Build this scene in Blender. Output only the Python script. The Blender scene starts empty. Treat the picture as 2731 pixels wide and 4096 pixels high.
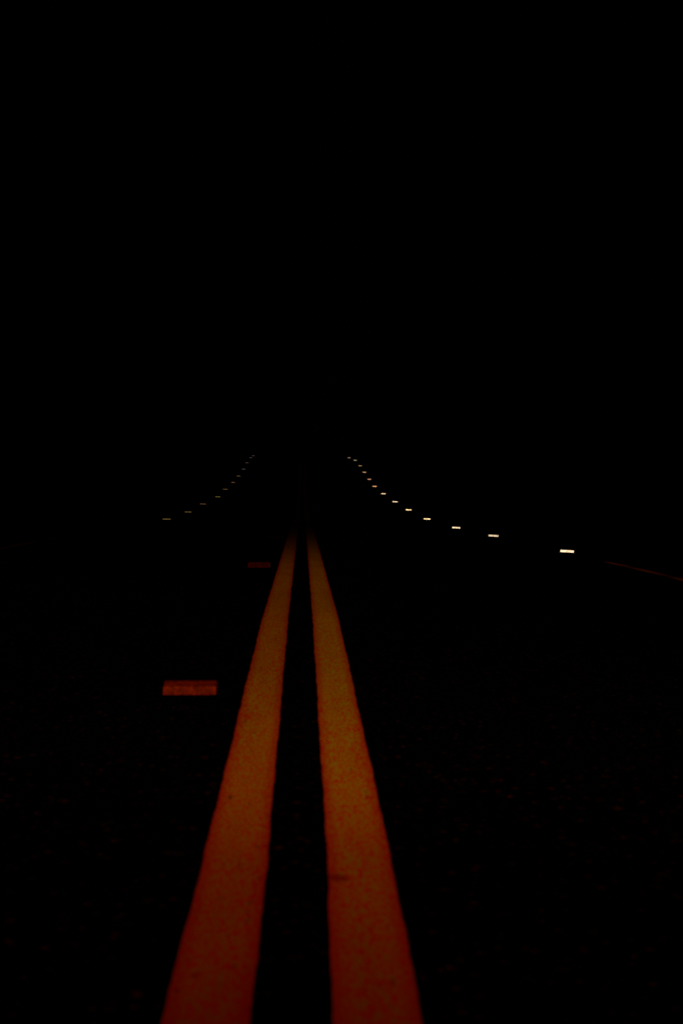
import bpy, bmesh, math, random
from mathutils import Vector

random.seed(7)
sc = bpy.context.scene
COL = sc.collection

# ------------------------------------------------------------------ camera
CAM_H = 0.925                     # eye height over the centre line
F_PX = 9150.0                     # focal length in pixels of the 4096 px high frame
cam_data = bpy.data.cameras.new('camera')
cam = bpy.data.objects.new('camera', cam_data)
COL.objects.link(cam)
cam_data.sensor_fit = 'VERTICAL'
cam_data.sensor_height = 36.0
cam_data.lens = 36.0 * F_PX / 4096.0
cam_data.clip_start = 0.1
cam_data.clip_end = 5000.0
cam.location = (0.0, 0.0, CAM_H)
PITCH = math.atan((2048 - 1800) / F_PX)
YAW = math.atan((1365.5 - 1210) / F_PX)
cam.rotation_euler = (math.radians(90) - PITCH, 0.0, -YAW)
cam_data.dof.use_dof = True
cam_data.dof.focus_distance = 34.0
cam_data.dof.aperture_fstop = 6.5
sc.camera = cam

# ------------------------------------------------------------------ night sky
SUN_EL, SUN_ROT = math.radians(-5.0), math.radians(150.0)
world = bpy.data.worlds.new('World')
sc.world = world
world.use_nodes = True
wn = world.node_tree
bg = wn.nodes['Background']
sky = wn.nodes.new('ShaderNodeTexSky')
sky.sky_type = 'NISHITA'
sky.sun_disc = False
sky.sun_elevation = SUN_EL
sky.sun_rotation = SUN_ROT
wn.links.new(sky.outputs['Color'], bg.inputs['Color'])
bg.inputs['Strength'].default_value = 0.0005

# ------------------------------------------------------------------ the photographer's car headlamps (low beam)
# luminous intensity against the tangent of the angle below the horizontal
BEAM = [(-0.20, 0.0), (-0.03, 0.05), (0.0, 0.50), (0.012, 0.42), (0.022, 0.28), (0.030, 0.30), (0.0335, 0.68), (0.038, 1.0), (0.046, 0.57), (0.056, 0.24),
        (0.070, 0.145), (0.092, 0.092), (0.12, 0.0295), (0.135, 0.0170), (0.165, 0.0061), (0.19, 0.0024), (0.40, 0.0004)]
LAMP_POWER = 46000.0

def headlamp(x, power):
    ld = bpy.data.lights.new('headlamp', 'SPOT')
    ld.energy = power
    ld.spot_size = math.radians(100)
    ld.spot_blend = 0.6
    ld.shadow_soft_size = 0.06
    ld.color = (1.0, 0.80, 0.56)
    ld.use_nodes = True
    nt = ld.node_tree
    em = nt.nodes['Emission']
    tc = nt.nodes.new('ShaderNodeTexCoord')
    sep = nt.nodes.new('ShaderNodeSeparateXYZ')
    nt.links.new(tc.outputs['Normal'], sep.inputs[0])   # direction in lamp space: -z forward, +y up
    div = nt.nodes.new('ShaderNodeMath'); div.operation = 'DIVIDE'
    nt.links.new(sep.outputs['Y'], div.inputs[0]); nt.links.new(sep.outputs['Z'], div.inputs[1])
    mr = nt.nodes.new('ShaderNodeMapRange')
    mr.inputs['From Min'].default_value = -0.2; mr.inputs['From Max'].default_value = 0.4
    nt.links.new(div.outputs[0], mr.inputs['Value'])
    cv = nt.nodes.new('ShaderNodeFloatCurve')
    c = cv.mapping.curves[0]
    pts = [((a + 0.2) / 0.6, math.sqrt(b)) for a, b in BEAM]
    while len(c.points) < len(pts):
        c.points.new(0.5, 0.5)
    for p, q in zip(c.points, pts):
        p.location = q
        p.handle_type = 'VECTOR'
    cv.mapping.update()
    nt.links.new(mr.outputs['Result'], cv.inputs['Value'])
    sq = nt.nodes.new('ShaderNodeMath'); sq.operation = 'POWER'; sq.inputs[1].default_value = 2.0
    nt.links.new(cv.outputs[0], sq.inputs[0])
    nt.links.new(sq.outputs[0], em.inputs['Strength'])
    tint = nt.nodes.new('ShaderNodeMix'); tint.data_type = 'RGBA'      # the dim spill under the beam is redder than its core
    tint.inputs[6].default_value = (1.0, 0.14, 0.10, 1); tint.inputs[7].default_value = (1.0, 1.0, 1.0, 1)
    mt = nt.nodes.new('ShaderNodeMapRange'); mt.inputs['From Min'].default_value = 0.04; mt.inputs['From Max'].default_value = 0.34
    nt.links.new(cv.outputs[0], mt.inputs['Value']); nt.links.new(mt.outputs['Result'], tint.inputs[0])
    nt.links.new(tint.outputs[2], em.inputs['Color'])
    lo = bpy.data.objects.new('headlamp', ld)
    lo.location = (x, -0.6, 0.70)
    lo.rotation_euler = (math.radians(90), 0, 0)
    COL.objects.link(lo)

headlamp(0.15, LAMP_POWER)
headlamp(1.25, LAMP_POWER)

# ------------------------------------------------------------------ exposure
sc.view_settings.view_transform = 'Standard'
sc.view_settings.look = 'None'
sc.view_settings.exposure = 0.0
sc.view_settings.gamma = 1.0
sc.view_settings.use_curve_mapping = False
sc.cycles.use_denoising = False
sc.cycles.max_bounces = 4
sc.cycles.caustics_reflective = False

# ------------------------------------------------------------------ road profile (metres ahead -> height)
def pchip(tab):
    xs = [a for a, _ in tab]; ys = [b for _, b in tab]
    n = len(xs)
    h = [xs[i+1] - xs[i] for i in range(n-1)]
    d = [(ys[i+1] - ys[i]) / h[i] for i in range(n-1)]
    m = [d[0]] + [0.0] * (n-2) + [d[-1]]
    for i in range(1, n-1):
        m[i] = 0.0 if d[i-1] * d[i] <= 0 else 2 * d[i-1] * d[i] / (d[i-1] + d[i])
    def f(x):
        if x <= xs[0]: return ys[0]
        if x >= xs[-1]: return ys[-1]
        i = max(k for k in range(n-1) if xs[k] <= x)
        t = (x - xs[i]) / h[i]
        return ((1 + 2*t) * (1-t)**2 * ys[i] + t * (1-t)**2 * h[i] * m[i]
                + t*t * (3 - 2*t) * ys[i+1] + t*t * (t-1) * h[i] * m[i+1])
    return f

z_right = pchip([(-60, -0.17), (0, -0.17), (10, -0.19), (23, -0.38), (33.1, -0.565), (45.3, -0.80), (57.5, -1.05), (69.7, -1.20), (81.9, -1.24),
                 (94.1, -1.225), (106.3, -1.13), (118.5, -0.98), (130.7, -0.765), (142.9, -0.48), (155, -0.16),
                 (167.3, 0.16), (179.5, 0.29), (200, 0.33), (260, -0.6), (600, -14.0)])
z_left = pchip([(-60, -0.04), (0, -0.04), (10, -0.05), (20, -0.12), (27.6, -0.22), (33.1, -0.33), (45.3, -0.58), (57.5, -0.835), (69.7, -0.985), (81.9, -1.03),
                (94.1, -1.02), (106.3, -0.92), (118.5, -0.775), (130.7, -0.585), (142.9, -0.29), (155, 0.03),
                (167.3, 0.34), (179.5, 0.45), (200, 0.49), (260, -0.5), (600, -14.0)])
z_mid = pchip([(-60, 0.0), (0, 0.0), (8.7, -0.004), (12.1, -0.012), (16.84, -0.085), (20.8, -0.15), (26, -0.235), (33.1, -0.36), (45.3, -0.61), (57.5, -0.88),
               (69.7, -1.05), (81.9, -1.10), (94.1, -1.09), (106.3, -0.99), (118.5, -0.85), (130.7, -0.65), (142.9, -0.36), (155, -0.04),
               (167.3, 0.28), (179.5, 0.40), (200, 0.44), (260, -0.5), (600, -14.0)])
XL, XR = -3.6, 3.8
ROAD_L, ROAD_R = -5.0, 5.2

def surf(x, y):
    zm = z_mid(y)
    if x >= 0:
        return zm + (z_right(y) - zm) * x / XR
    return zm + (z_left(y) - zm) * x / XL

def left_x(y):                       # the left edge drifts away a little with distance
    return -3.42 - 0.42 * min(max((y - 57) / 122.0, 0), 1)

YS = []
y = -20.0
while y < 620:
    YS.append(y)
    y += 0.4 if y < 36 else (1.5 if y < 210 else 12.0)

# ------------------------------------------------------------------ helpers
def link(name, bm, mat, parent=None, smooth=False):
    me = bpy.data.meshes.new(name)
    bm.normal_update()
    bm.to_mesh(me); bm.free()
    me.materials.append(mat)
    if smooth:
        for p in me.polygons: p.use_smooth = True
    o = bpy.data.objects.new(name, me)
    COL.objects.link(o)
    if parent: o.parent = parent
    return o

def tag(o, label, cat, group=None):
    o['label'] = label; o['category'] = cat
    if group: o['group'] = group
    return o

def new_mat(name):
    m = bpy.data.materials.new(name); m.use_nodes = True
    nt = m.node_tree
    return m, nt, nt.nodes['Principled BSDF']

def nd(nt, kind, **kw):
    n = nt.nodes.new(kind)
    for k, v in kw.items():
        if k in n.inputs.keys(): n.inputs[k].default_value = v
        else: setattr(n, k, v)
    return n

def noise(nt, vec, scale, detail=3.0, rough=0.55):
    n = nd(nt, 'ShaderNodeTexNoise', Scale=scale, Detail=detail, Roughness=rough)
    nt.links.new(vec, n.inputs['Vector'])
    return n.outputs['Fac']

def ramp(nt, fac, stops):
    r = nt.nodes.new('ShaderNodeValToRGB')
    e = r.color_ramp.elements
    while len(e) < len(stops): e.new(0.5)
    for el, (p, c) in zip(e, stops):
        el.position = p
        el.color = (c, c, c, 1) if not isinstance(c, tuple) else (*c, 1)
    nt.links.new(fac, r.inputs['Fac'])
    return r.outputs['Color']

def mixc(nt, fac, a, b):
    m = nt.nodes.new('ShaderNodeMix'); m.data_type = 'RGBA'
    for val, sock in ((fac, m.inputs[0]), (a, m.inputs[6]), (b, m.inputs[7])):
        if hasattr(val, 'is_output'): nt.links.new(val, sock)
        elif isinstance(val, tuple): sock.default_value = (*val, 1)
        else: sock.default_value = val
    return m.outputs[2]

def mathn(nt, op, a, b):
    m = nt.nodes.new('ShaderNodeMath'); m.operation = op
    for val, sock in ((a, m.inputs[0]), (b, m.inputs[1])):
        if hasattr(val, 'is_output'): nt.links.new(val, sock)
        else: sock.default_value = val
    return m.outputs[0]

def bump(nt, bsdf, height, strength, dist):
    b = nd(nt, 'ShaderNodeBump', Strength=strength, Distance=dist)
    nt.links.new(height, b.inputs['Height'])
    nt.links.new(b.outputs['Normal'], bsdf.inputs['Normal'])

# ------------------------------------------------------------------ materials
def asphalt_material():
    m, nt, bs = new_mat('asphalt')
    pos = nt.nodes.new('ShaderNodeNewGeometry').outputs['Position']
    vo = nd(nt, 'ShaderNodeTexVoronoi', Scale=75.0)
    nt.links.new(pos, vo.inputs['Vector'])
    stone = ramp(nt, vo.outputs['Color'], [(0.25, (0.0006, 0.0004, 0.0003)), (0.75, (0.0012, 0.0006, 0.0004)), (0.87, (0.0020, 0.0007, 0.0004)), (0.98, (0.100, 0.012, 0.008))])
    patch = ramp(nt, noise(nt, pos, 0.9, 4), [(0.35, 0.55), (0.7, 1.0)])
    col = mixc(nt, patch, (0.0006, 0.0004, 0.0003), stone)
    nt.links.new(col, bs.inputs['Base Color'])
    bs.inputs['Roughness'].default_value = 0.92
    bs.inputs['Specular IOR Level'].default_value = 0.0
    bump(nt, bs, vo.outputs['Distance'], 0.15, 0.004)
    return m

def paint_material(name, deep, bright, wear, scuff=None, thin=True, gone=False):
    """reddish-orange thermoplastic paint, mottled, worn thin where the stones of the asphalt come through"""
    m, nt, bs = new_mat(name)
    pos = nt.nodes.new('ShaderNodeNewGeometry').outputs['Position']
    mp = nd(nt, 'ShaderNodeMapping'); mp.inputs['Scale'].default_value = (1.0, 0.13, 1.0)   # brushed out along the road
    nt.links.new(pos, mp.inputs['Vector'])
    big = noise(nt, mp.outputs[0], 90.0, 2)
    fine = noise(nt, mp.outputs[0], 210.0, 1, 0.5)
    tone = mathn(nt, 'ADD', mathn(nt, 'MULTIPLY', big, 0.22), mathn(nt, 'MULTIPLY', fine, 0.78))
    col = mixc(nt, ramp(nt, tone, [(0.45, 0.0), (0.55, 1.0)]), deep, bright)
    dirt = ramp(nt, noise(nt, mp.outputs[0], 7.0, 4), [(0.30, 0.75), (0.60, 1.0)])
    col = mixc(nt, dirt, tuple(c * 0.45 for c in deep), col)
    if thin:
        at = nt.nodes.new('ShaderNodeAttribute'); at.attribute_name = 'thickness'     # sprayed paint thins out at both rims
        rim = mathn(nt, 'ADD', at.outputs['Fac'], mathn(nt, 'MULTIPLY', mathn(nt, 'SUBTRACT', fine, 0.5), 0.8))
        col = mixc(nt, ramp(nt, rim, [(0.05, 0.15), (1.0, 1.0)]), tuple(c * k for c, k in zip(deep, (0.82, 0.40, 0.4))), col)
    chip = ramp(nt, noise(nt, mp.outputs[0], 60.0, 5, 0.7), [(wear, 0.0), (wear + 0.05, 1.0)])
    col = mixc(nt, chip, (0.05, 0.012, 0.003), col)
    if scuff:
        sx, sy, rx, ry = scuff
        sub = nt.nodes.new('ShaderNodeVectorMath'); sub.operation = 'SUBTRACT'
        nt.links.new(pos, sub.inputs[0]); sub.inputs[1].default_value = (sx, sy, 0)
        mul = nt.nodes.new('ShaderNodeVectorMath'); mul.operation = 'MULTIPLY'
        nt.links.new(sub.outputs[0], mul.inputs[0]); mul.inputs[1].default_value = (1 / rx, 1 / ry, 0)
        ln = nt.nodes.new('ShaderNodeVectorMath'); ln.operation = 'LENGTH'
        nt.links.new(mul.outputs[0], ln.inputs[0])
        rag = mathn(nt, 'ADD', ln.outputs['Value'], mathn(nt, 'MULTIPLY', mathn(nt, 'SUBTRACT', noise(nt, pos, 70.0, 4), 0.5), 1.3))
        col = mixc(nt, ramp(nt, rag, [(0.35, 0.15), (1.1, 1.0)]), (0.22, 0.008, 0.0005), col)
    if gone:
        along = nd(nt, 'ShaderNodeMapping'); along.inputs['Scale'].default_value = (0.05, 1.0, 1.0)
        nt.links.new(pos, along.inputs['Vector'])
        col = mixc(nt, ramp(nt, noise(nt, along.outputs[0], 0.55, 4, 0.6), [(0.40, 0.10), (0.60, 1.0)]), (0.012, 0.003, 0.001), col)
    nt.links.new(col, bs.inputs['Base Color'])
    bs.inputs['Roughness'].default_value = 0.85
    bs.inputs['Specular IOR Level'].default_value = 0.0
    bump(nt, bs, fine, 0.12, 0.002)
    return m

def soil_material():
    m, nt, bs = new_mat('verge soil')
    pos = nt.nodes.new('ShaderNodeNewGeometry').outputs['Position']
    col = ramp(nt, noise(nt, pos, 3.0, 6), [(0.3, (0.0008, 0.0007, 0.0005)), (0.75, (0.0025, 0.002, 0.0012))])
    nt.links.new(col, bs.inputs['Base Color'])
    bs.inputs['Roughness'].default_value = 1.0
    bs.inputs['Specular IOR Level'].default_value = 0.0
    return m

def shell_material(name, base):
    m, nt, bs = new_mat(name)
    tc = nt.nodes.new('ShaderNodeTexCoord').outputs['Object']
    f = ramp(nt, noise(nt, tc, 44.0, 5, 0.7), [(0.40, 0.12), (0.58, 1.0)])
    col = mixc(nt, f, tuple(c * 0.35 for c in base), base)
    oi = nt.nodes.new('ShaderNodeObjectInfo')
    mm = nt.nodes.new('ShaderNodeMix'); mm.data_type = 'RGBA'; mm.blend_type = 'MULTIPLY'; mm.inputs[0].default_value = 1.0
    nt.links.new(col, mm.inputs[6]); nt.links.new(oi.outputs['Color'], mm.inputs[7])
    nt.links.new(mm.outputs[2], bs.inputs['Base Color'])
    bs.inputs['Roughness'].default_value = 0.8
    bs.inputs['Specular IOR Level'].default_value = 0.0
    return m

def lens_material():
    """mirror-backed prism lens: throws the headlamps' light back down the road; tint is set per object"""
    m, nt, bs = new_mat('reflector lens')
    tc = nt.nodes.new('ShaderNodeTexCoord').outputs['Object']
    oi = nt.nodes.new('ShaderNodeObjectInfo')
    off = nt.nodes.new('ShaderNodeVectorMath'); off.operation = 'ADD'
    sc_ = nt.nodes.new('ShaderNodeVectorMath'); sc_.operation = 'SCALE'
    cmb = nt.nodes.new('ShaderNodeCombineXYZ')
    for i in range(3): nt.links.new(oi.outputs['Random'], cmb.inputs[i])
    nt.links.new(cmb.outputs[0], sc_.inputs[0]); sc_.inputs['Scale'].default_value = 9.0
    nt.links.new(tc, off.inputs[0]); nt.links.new(sc_.outputs[0], off.inputs[1])
    chips = ramp(nt, noise(nt, off.outputs[0], 55.0, 2, 0.4), [(0.30, 0.03), (0.36, 1.0)])
    grime = ramp(nt, noise(nt, off.outputs[0], 16.0, 4), [(0.30, 0.55), (0.55, 1.0)])
    f = mathn(nt, 'MULTIPLY', chips, grime)
    col = mixc(nt, f, (0.01, 0.005, 0.002), oi.outputs['Color'])
    nt.links.new(col, bs.inputs['Base Color'])
    bs.inputs['Metallic'].default_value = 1.0
    bs.inputs['Roughness'].default_value = 0.27
    return m

M_ASPHALT = asphalt_material()
M_SOIL = soil_material()
M_STRIPE = paint_material('orange centre line paint', (0.50, 0.034, 0.0008), (0.37, 0.235, 0.0026), 0.30, scuff=(0.074, 4.93, 0.034, 0.060))
M_STRIPE_DIM = paint_material('dimmer-lit centre line paint', (0.47, 0.026, 0.0008), (0.35, 0.185, 0.0024), 0.33)  # left stripe: weaker headlamp light put into a darker colour, slightly more chipped
M_EDGE = paint_material('worn edge line paint', (0.50, 0.050, 0.003), (0.60, 0.120, 0.006), 0.36, thin=False, gone=True)
M_EDGE_FAINT = paint_material('nearly gone edge line paint', (0.10, 0.010, 0.001), (0.22, 0.030, 0.002), 0.47, thin=False, gone=True)
M_SHELL_DARK = shell_material('dark reflector housing', (0.004, 0.002, 0.001))
M_SHELL_RED = shell_material('dull orange marker housing', (0.075, 0.0035, 0.0002))
M_FACE_RED = shell_material('dull orange marker face', (0.032, 0.0024, 0.0002))
M_LENS = lens_material()

# ------------------------------------------------------------------ ground and road
def grid(xs, ys, zf):
    bm = bmesh.new()
    rows = [[bm.verts.new((x, yy, zf(x, yy))) for x in xs] for yy in ys]
    for a, b in zip(rows, rows[1:]):
        for i in range(len(xs) - 1):
            bm.faces.new((a[i], a[i+1], b[i+1], b[i]))
    return bm

def ground_z(x, yy):
    e = min(max(x, ROAD_L), ROAD_R)
    off = abs(x - e)
    return surf(e, yy) - 0.03 - 0.05 * min(off, 8.0) + 0.12 * math.sin(0.13 * x + 0.07 * yy) * min(off / 8.0, 1.0)

gx = [-900, -400, -180, -90, -50, -30, -20, -14, -9, -7, -5.6, ROAD_L, -3.6, 0, 3.8, ROAD_R, 5.8, 7, 9, 14, 20, 30, 50, 90, 180, 400, 900]
g = link('ground', grid(gx, [-60, -40] + [v for i, v in enumerate(YS) if v > 36 or i % 5 == 0] + [900, 1600], ground_z), M_SOIL, smooth=True)
g['kind'] = 'structure'
rx = [ROAD_L, -4.2, -3.6, -2.4, -1.2, -0.6, 0, 0.6, 1.2, 2.4, 3.8, 4.6, ROAD_R]
r = link('road', grid(rx, YS, surf), M_ASPHALT, smooth=True)
r['kind'] = 'structure'

# ------------------------------------------------------------------ painted lines: sheets 4 mm above the asphalt, with ragged edges
def wob(yy, seed, amp):
    return amp * (math.sin(yy * 1.9 + seed) * 0.35 + math.sin(yy * 5.3 + seed * 2.1) * 0.35
                  + math.sin(yy * 13.7 + seed * 3.7) * 0.3) + random.uniform(-0.3, 0.3) * amp

def stripe(name, xa, xb, y0, y1, mat, amp, seed):
    bm = bmesh.new()
    prev = None
    yy = y0
    while yy <= y1:
        fa = xa(yy) if callable(xa) else xa
        fb = xb(yy) if callable(xb) else xb
        l = fa + wob(yy, seed, amp); rr = fb + wob(yy, seed + 5, amp)
        xs = [l, l + 0.24 * (rr - l), l + 0.76 * (rr - l), rr]
        cur = [bm.verts.new((x, yy, surf(x, yy) + 0.004)) for x in xs]
        if prev:
            for i in range(3):
                bm.faces.new((prev[i], prev[i+1], cur[i+1], cur[i]))
        prev = cur
        yy += 0.05 if yy < 14 else (0.15 if yy < 40 else 1.0)
    o = link(name, bm, mat, smooth=True)
    at = o.data.attributes.new('thickness', 'FLOAT', 'POINT')
    at.data.foreach_set('value', [0.0, 1.0, 1.0, 0.0] * (len(o.data.vertices) // 4))
    return o

def cx(v):                           # the pair of stripes bows a few millimetres close by
    return -0.012 - 0.006 * min(max((5.0 - v) / 1.2, 0), 1)
tag(stripe('road_stripe', lambda v: cx(v) - 0.2115, lambda v: cx(v) - 0.068, -10, 215, M_STRIPE_DIM, 0.0024, 0.4),
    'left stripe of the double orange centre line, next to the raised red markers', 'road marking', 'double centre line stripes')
tag(stripe('road_stripe', lambda v: cx(v) + 0.068, lambda v: cx(v) + 0.2125, -10, 215, M_STRIPE, 0.0024, 2.9),
    'right, brighter stripe of the double orange centre line, with a dark scuff', 'road marking', 'double centre line stripes')
tag(stripe('edge_line', XR - 0.06, XR + 0.06, -10, 28.6, M_EDGE, 0.006, 1.3),
    'thin dim red edge line running out of the right side towards the nearest bright reflector', 'road marking', 'road edge lines')
tag(stripe('edge_line', lambda v: left_x(v) - 0.06, lambda v: left_x(v) + 0.06, -10, 33, M_EDGE_FAINT, 0.006, 4.6),
    'faint red edge line barely showing on the dark left side of the road', 'road marking', 'road edge lines')

# ------------------------------------------------------------------ raised reflectors
W = 0.20
def body_mesh():
    """low wedge-topped housing: front face towards -y, tapered sides, sloping shoulders front and back"""
    bm = bmesh.new()
    prof = [(-0.100, 0.0, W/2), (-0.097, 0.030, W/2 - 0.001), (-0.020, 0.043, W/2 - 0.002), (0.020, 0.043, W/2 - 0.002),
            (0.097, 0.030, W/2 - 0.001), (0.100, 0.0, W/2)]
    L = [bm.verts.new((-w, yy, z)) for yy, z, w in prof]
    R = [bm.verts.new((w, yy, z)) for yy, z, w in prof]
    for i in range(len(prof) - 1):
        bm.faces.new((L[i], R[i], R[i+1], L[i+1]))
    bm.faces.new(L); bm.faces.new(list(reversed(R)))
    bm.faces.new((L[-1], R[-1], R[0], L[0]))
    bmesh.ops.recalc_face_normals(bm, faces=bm.faces[:])
    bmesh.ops.bevel(bm, geom=[e for e in bm.edges if max(v.co.z for v in e.verts) > 0.01], offset=0.0022, segments=2, affect='EDGES', profile=0.5)
    return bm

def plate_mesh(w, z0, z1, y0, t, rad=0.006):
    """upright lens plate with rounded corners, bevelled rim"""
    bm = bmesh.new()
    pts = []
    for cx, cz, a0 in ((w/2 - rad, z1 - rad, 0), (-w/2 + rad, z1 - rad, 90), (-w/2 + rad, z0 + rad, 180), (w/2 - rad, z0 + rad, 270)):
        for k in range(5):
            a = math.radians(a0 + 22.5 * k)
            pts.append((cx + rad * math.cos(a), cz + rad * math.sin(a)))
    front = [bm.verts.new((x, y0, z)) for x, z in pts]
    back = [bm.verts.new((x, y0 + t, z)) for x, z in pts]
    bm.faces.new(front); bm.faces.new(list(reversed(back)))
    n = len(pts)
    for i in range(n):
        bm.faces.new((front[i], back[i], back[(i+1) % n], front[(i+1) % n]))
    bmesh.ops.recalc_face_normals(bm, faces=bm.faces[:])
    return bm

def empty(name, loc):
    e = bpy.data.objects.new(name, None)
    e.empty_display_size = 0.1
    e.location = loc
    COL.objects.link(e)
    return e

def make_marker(name, shell_mat, lens_mat, z0=0.0015, z1=0.0325):
    t = empty(name, (0, 0, 0))
    link('housing', body_mesh(), shell_mat, t)
    link('lens', plate_mesh(W - 0.006, z0, z1, -0.104, 0.008), lens_mat, t)
    return t

def dup(src):
    c = src.copy(); COL.objects.link(c)
    for ch in src.children:
        d = ch.copy(); COL.objects.link(d); d.parent = c
    return c

def put(t, x, yy, tint, shell=(1, 1, 1), yaw=0.0, roll=None):
    e = 0.1
    if roll is None:
        roll = math.atan((surf(x + e, yy) - surf(x - e, yy)) / (2 * e))
    pitch = math.atan((surf(x, yy + e) - surf(x, yy - e)) / (2 * e))
    t.location = (x, yy + 0.104, surf(x, yy) + 0.0045)
    t.rotation_euler = (pitch, -roll, yaw)
    for ch in t.children:
        ch.color = (*tint, 1) if ch.name.startswith('lens') else (*shell, 1)

proto_wide = make_marker('road_reflector', M_SHELL_DARK, M_LENS)
proto_slim = make_marker('road_reflector', M_SHELL_DARK, M_LENS, 0.011, 0.030)      # the left row shows slimmer lenses

# metres ahead, sideways position, lens tint
RIGHT = [
    (33.1, 3.83, (0.180, 0.167, 0.144), 'nearest and biggest glaring white reflector at the right road edge beside the red line'),
    (45.3, 3.78, (0.190, 0.176, 0.152), 'second glaring white reflector from the near end of the right-hand row'),
    (57.5, 3.86, (0.430, 0.400, 0.340), 'third glaring white reflector from the near end of the right-hand row'),
    (69.7, 3.79, (0.660, 0.600, 0.400), 'fourth, slightly yellow reflector from the near end of the right-hand row'),
    (81.9, 3.79, (0.855, 0.774, 0.495), 'fifth, pale yellow reflector from the near end of the right-hand row'),
    (94.1, 3.80, (0.760, 0.704, 0.608), 'sixth, white reflector from the near end of the right-hand row'),
    (106.3, 3.75, (0.807, 0.680, 0.527), 'seventh reflector from the near end of the right-hand row, the middle one of that row'),
    (118.5, 3.73, (0.760, 0.464, 0.288), 'orange tinged reflector in the right-hand row, sixth from the far end'),
    (130.7, 3.81, (0.720, 0.400, 0.320), 'reddish reflector in the right-hand row, fifth from the far end'),
    (142.9, 3.86, (0.760, 0.528, 0.360), 'small pale orange reflector in the right-hand row, fourth from the far end'),
    (155.1, 3.90, (0.600, 0.432, 0.304), 'tiny dim orange reflector in the right-hand row, third from the far end'),
    (167.3, 3.84, (0.496, 0.448, 0.336), 'tiny pale reflector last but one at the far end of the right-hand row'),
    (179.5, 3.65, (0.384, 0.320, 0.320), 'farthest and dimmest reflector of the right-hand row, at its upper tip'),
]
LEFT = [  # low tints stand in for the weaker beam on the left side
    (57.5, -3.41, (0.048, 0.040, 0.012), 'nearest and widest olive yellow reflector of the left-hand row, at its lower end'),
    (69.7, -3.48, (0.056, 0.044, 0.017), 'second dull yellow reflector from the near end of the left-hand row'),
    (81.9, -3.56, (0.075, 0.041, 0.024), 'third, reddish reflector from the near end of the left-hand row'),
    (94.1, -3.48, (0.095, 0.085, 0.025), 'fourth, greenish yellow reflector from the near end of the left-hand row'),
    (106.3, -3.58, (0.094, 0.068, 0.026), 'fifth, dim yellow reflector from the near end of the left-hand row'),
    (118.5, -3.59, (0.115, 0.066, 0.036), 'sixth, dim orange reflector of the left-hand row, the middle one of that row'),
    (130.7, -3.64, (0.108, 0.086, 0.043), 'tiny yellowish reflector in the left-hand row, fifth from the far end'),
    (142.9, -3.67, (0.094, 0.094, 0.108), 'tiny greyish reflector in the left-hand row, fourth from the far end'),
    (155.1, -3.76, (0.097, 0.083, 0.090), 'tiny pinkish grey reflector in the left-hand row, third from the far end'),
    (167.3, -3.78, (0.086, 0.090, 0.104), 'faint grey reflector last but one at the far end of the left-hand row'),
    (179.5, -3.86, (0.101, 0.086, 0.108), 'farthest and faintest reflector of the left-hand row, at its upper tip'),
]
for i, (yy, x, tint, lab) in enumerate(RIGHT):
    t = tag(proto_wide if i == 0 else dup(proto_wide), lab, 'road reflector', 'reflectors along the right road edge')
    put(t, x, yy, tint)
for i, (yy, x, tint, lab) in enumerate(LEFT):
    t = tag(proto_slim if i == 0 else dup(proto_slim), lab, 'road reflector', 'reflectors along the left road edge')
    put(t, x, yy, tint)

marker = make_marker('road_marker', M_SHELL_RED, M_FACE_RED)
CENTRE = [
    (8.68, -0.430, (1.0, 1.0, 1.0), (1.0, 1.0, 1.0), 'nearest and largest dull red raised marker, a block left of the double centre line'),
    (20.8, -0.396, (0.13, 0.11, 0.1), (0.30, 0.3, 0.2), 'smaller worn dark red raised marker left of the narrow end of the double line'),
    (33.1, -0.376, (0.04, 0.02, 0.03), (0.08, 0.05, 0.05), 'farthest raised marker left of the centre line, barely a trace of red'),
]
for i, (yy, x, tint, shell, lab) in enumerate(CENTRE):
    t = marker if i == 0 else dup(marker)
    tag(t, lab, 'road marker', 'raised markers left of the centre line')
    put(t, x, yy, tint, shell, roll=0.0 if i == 0 else None)
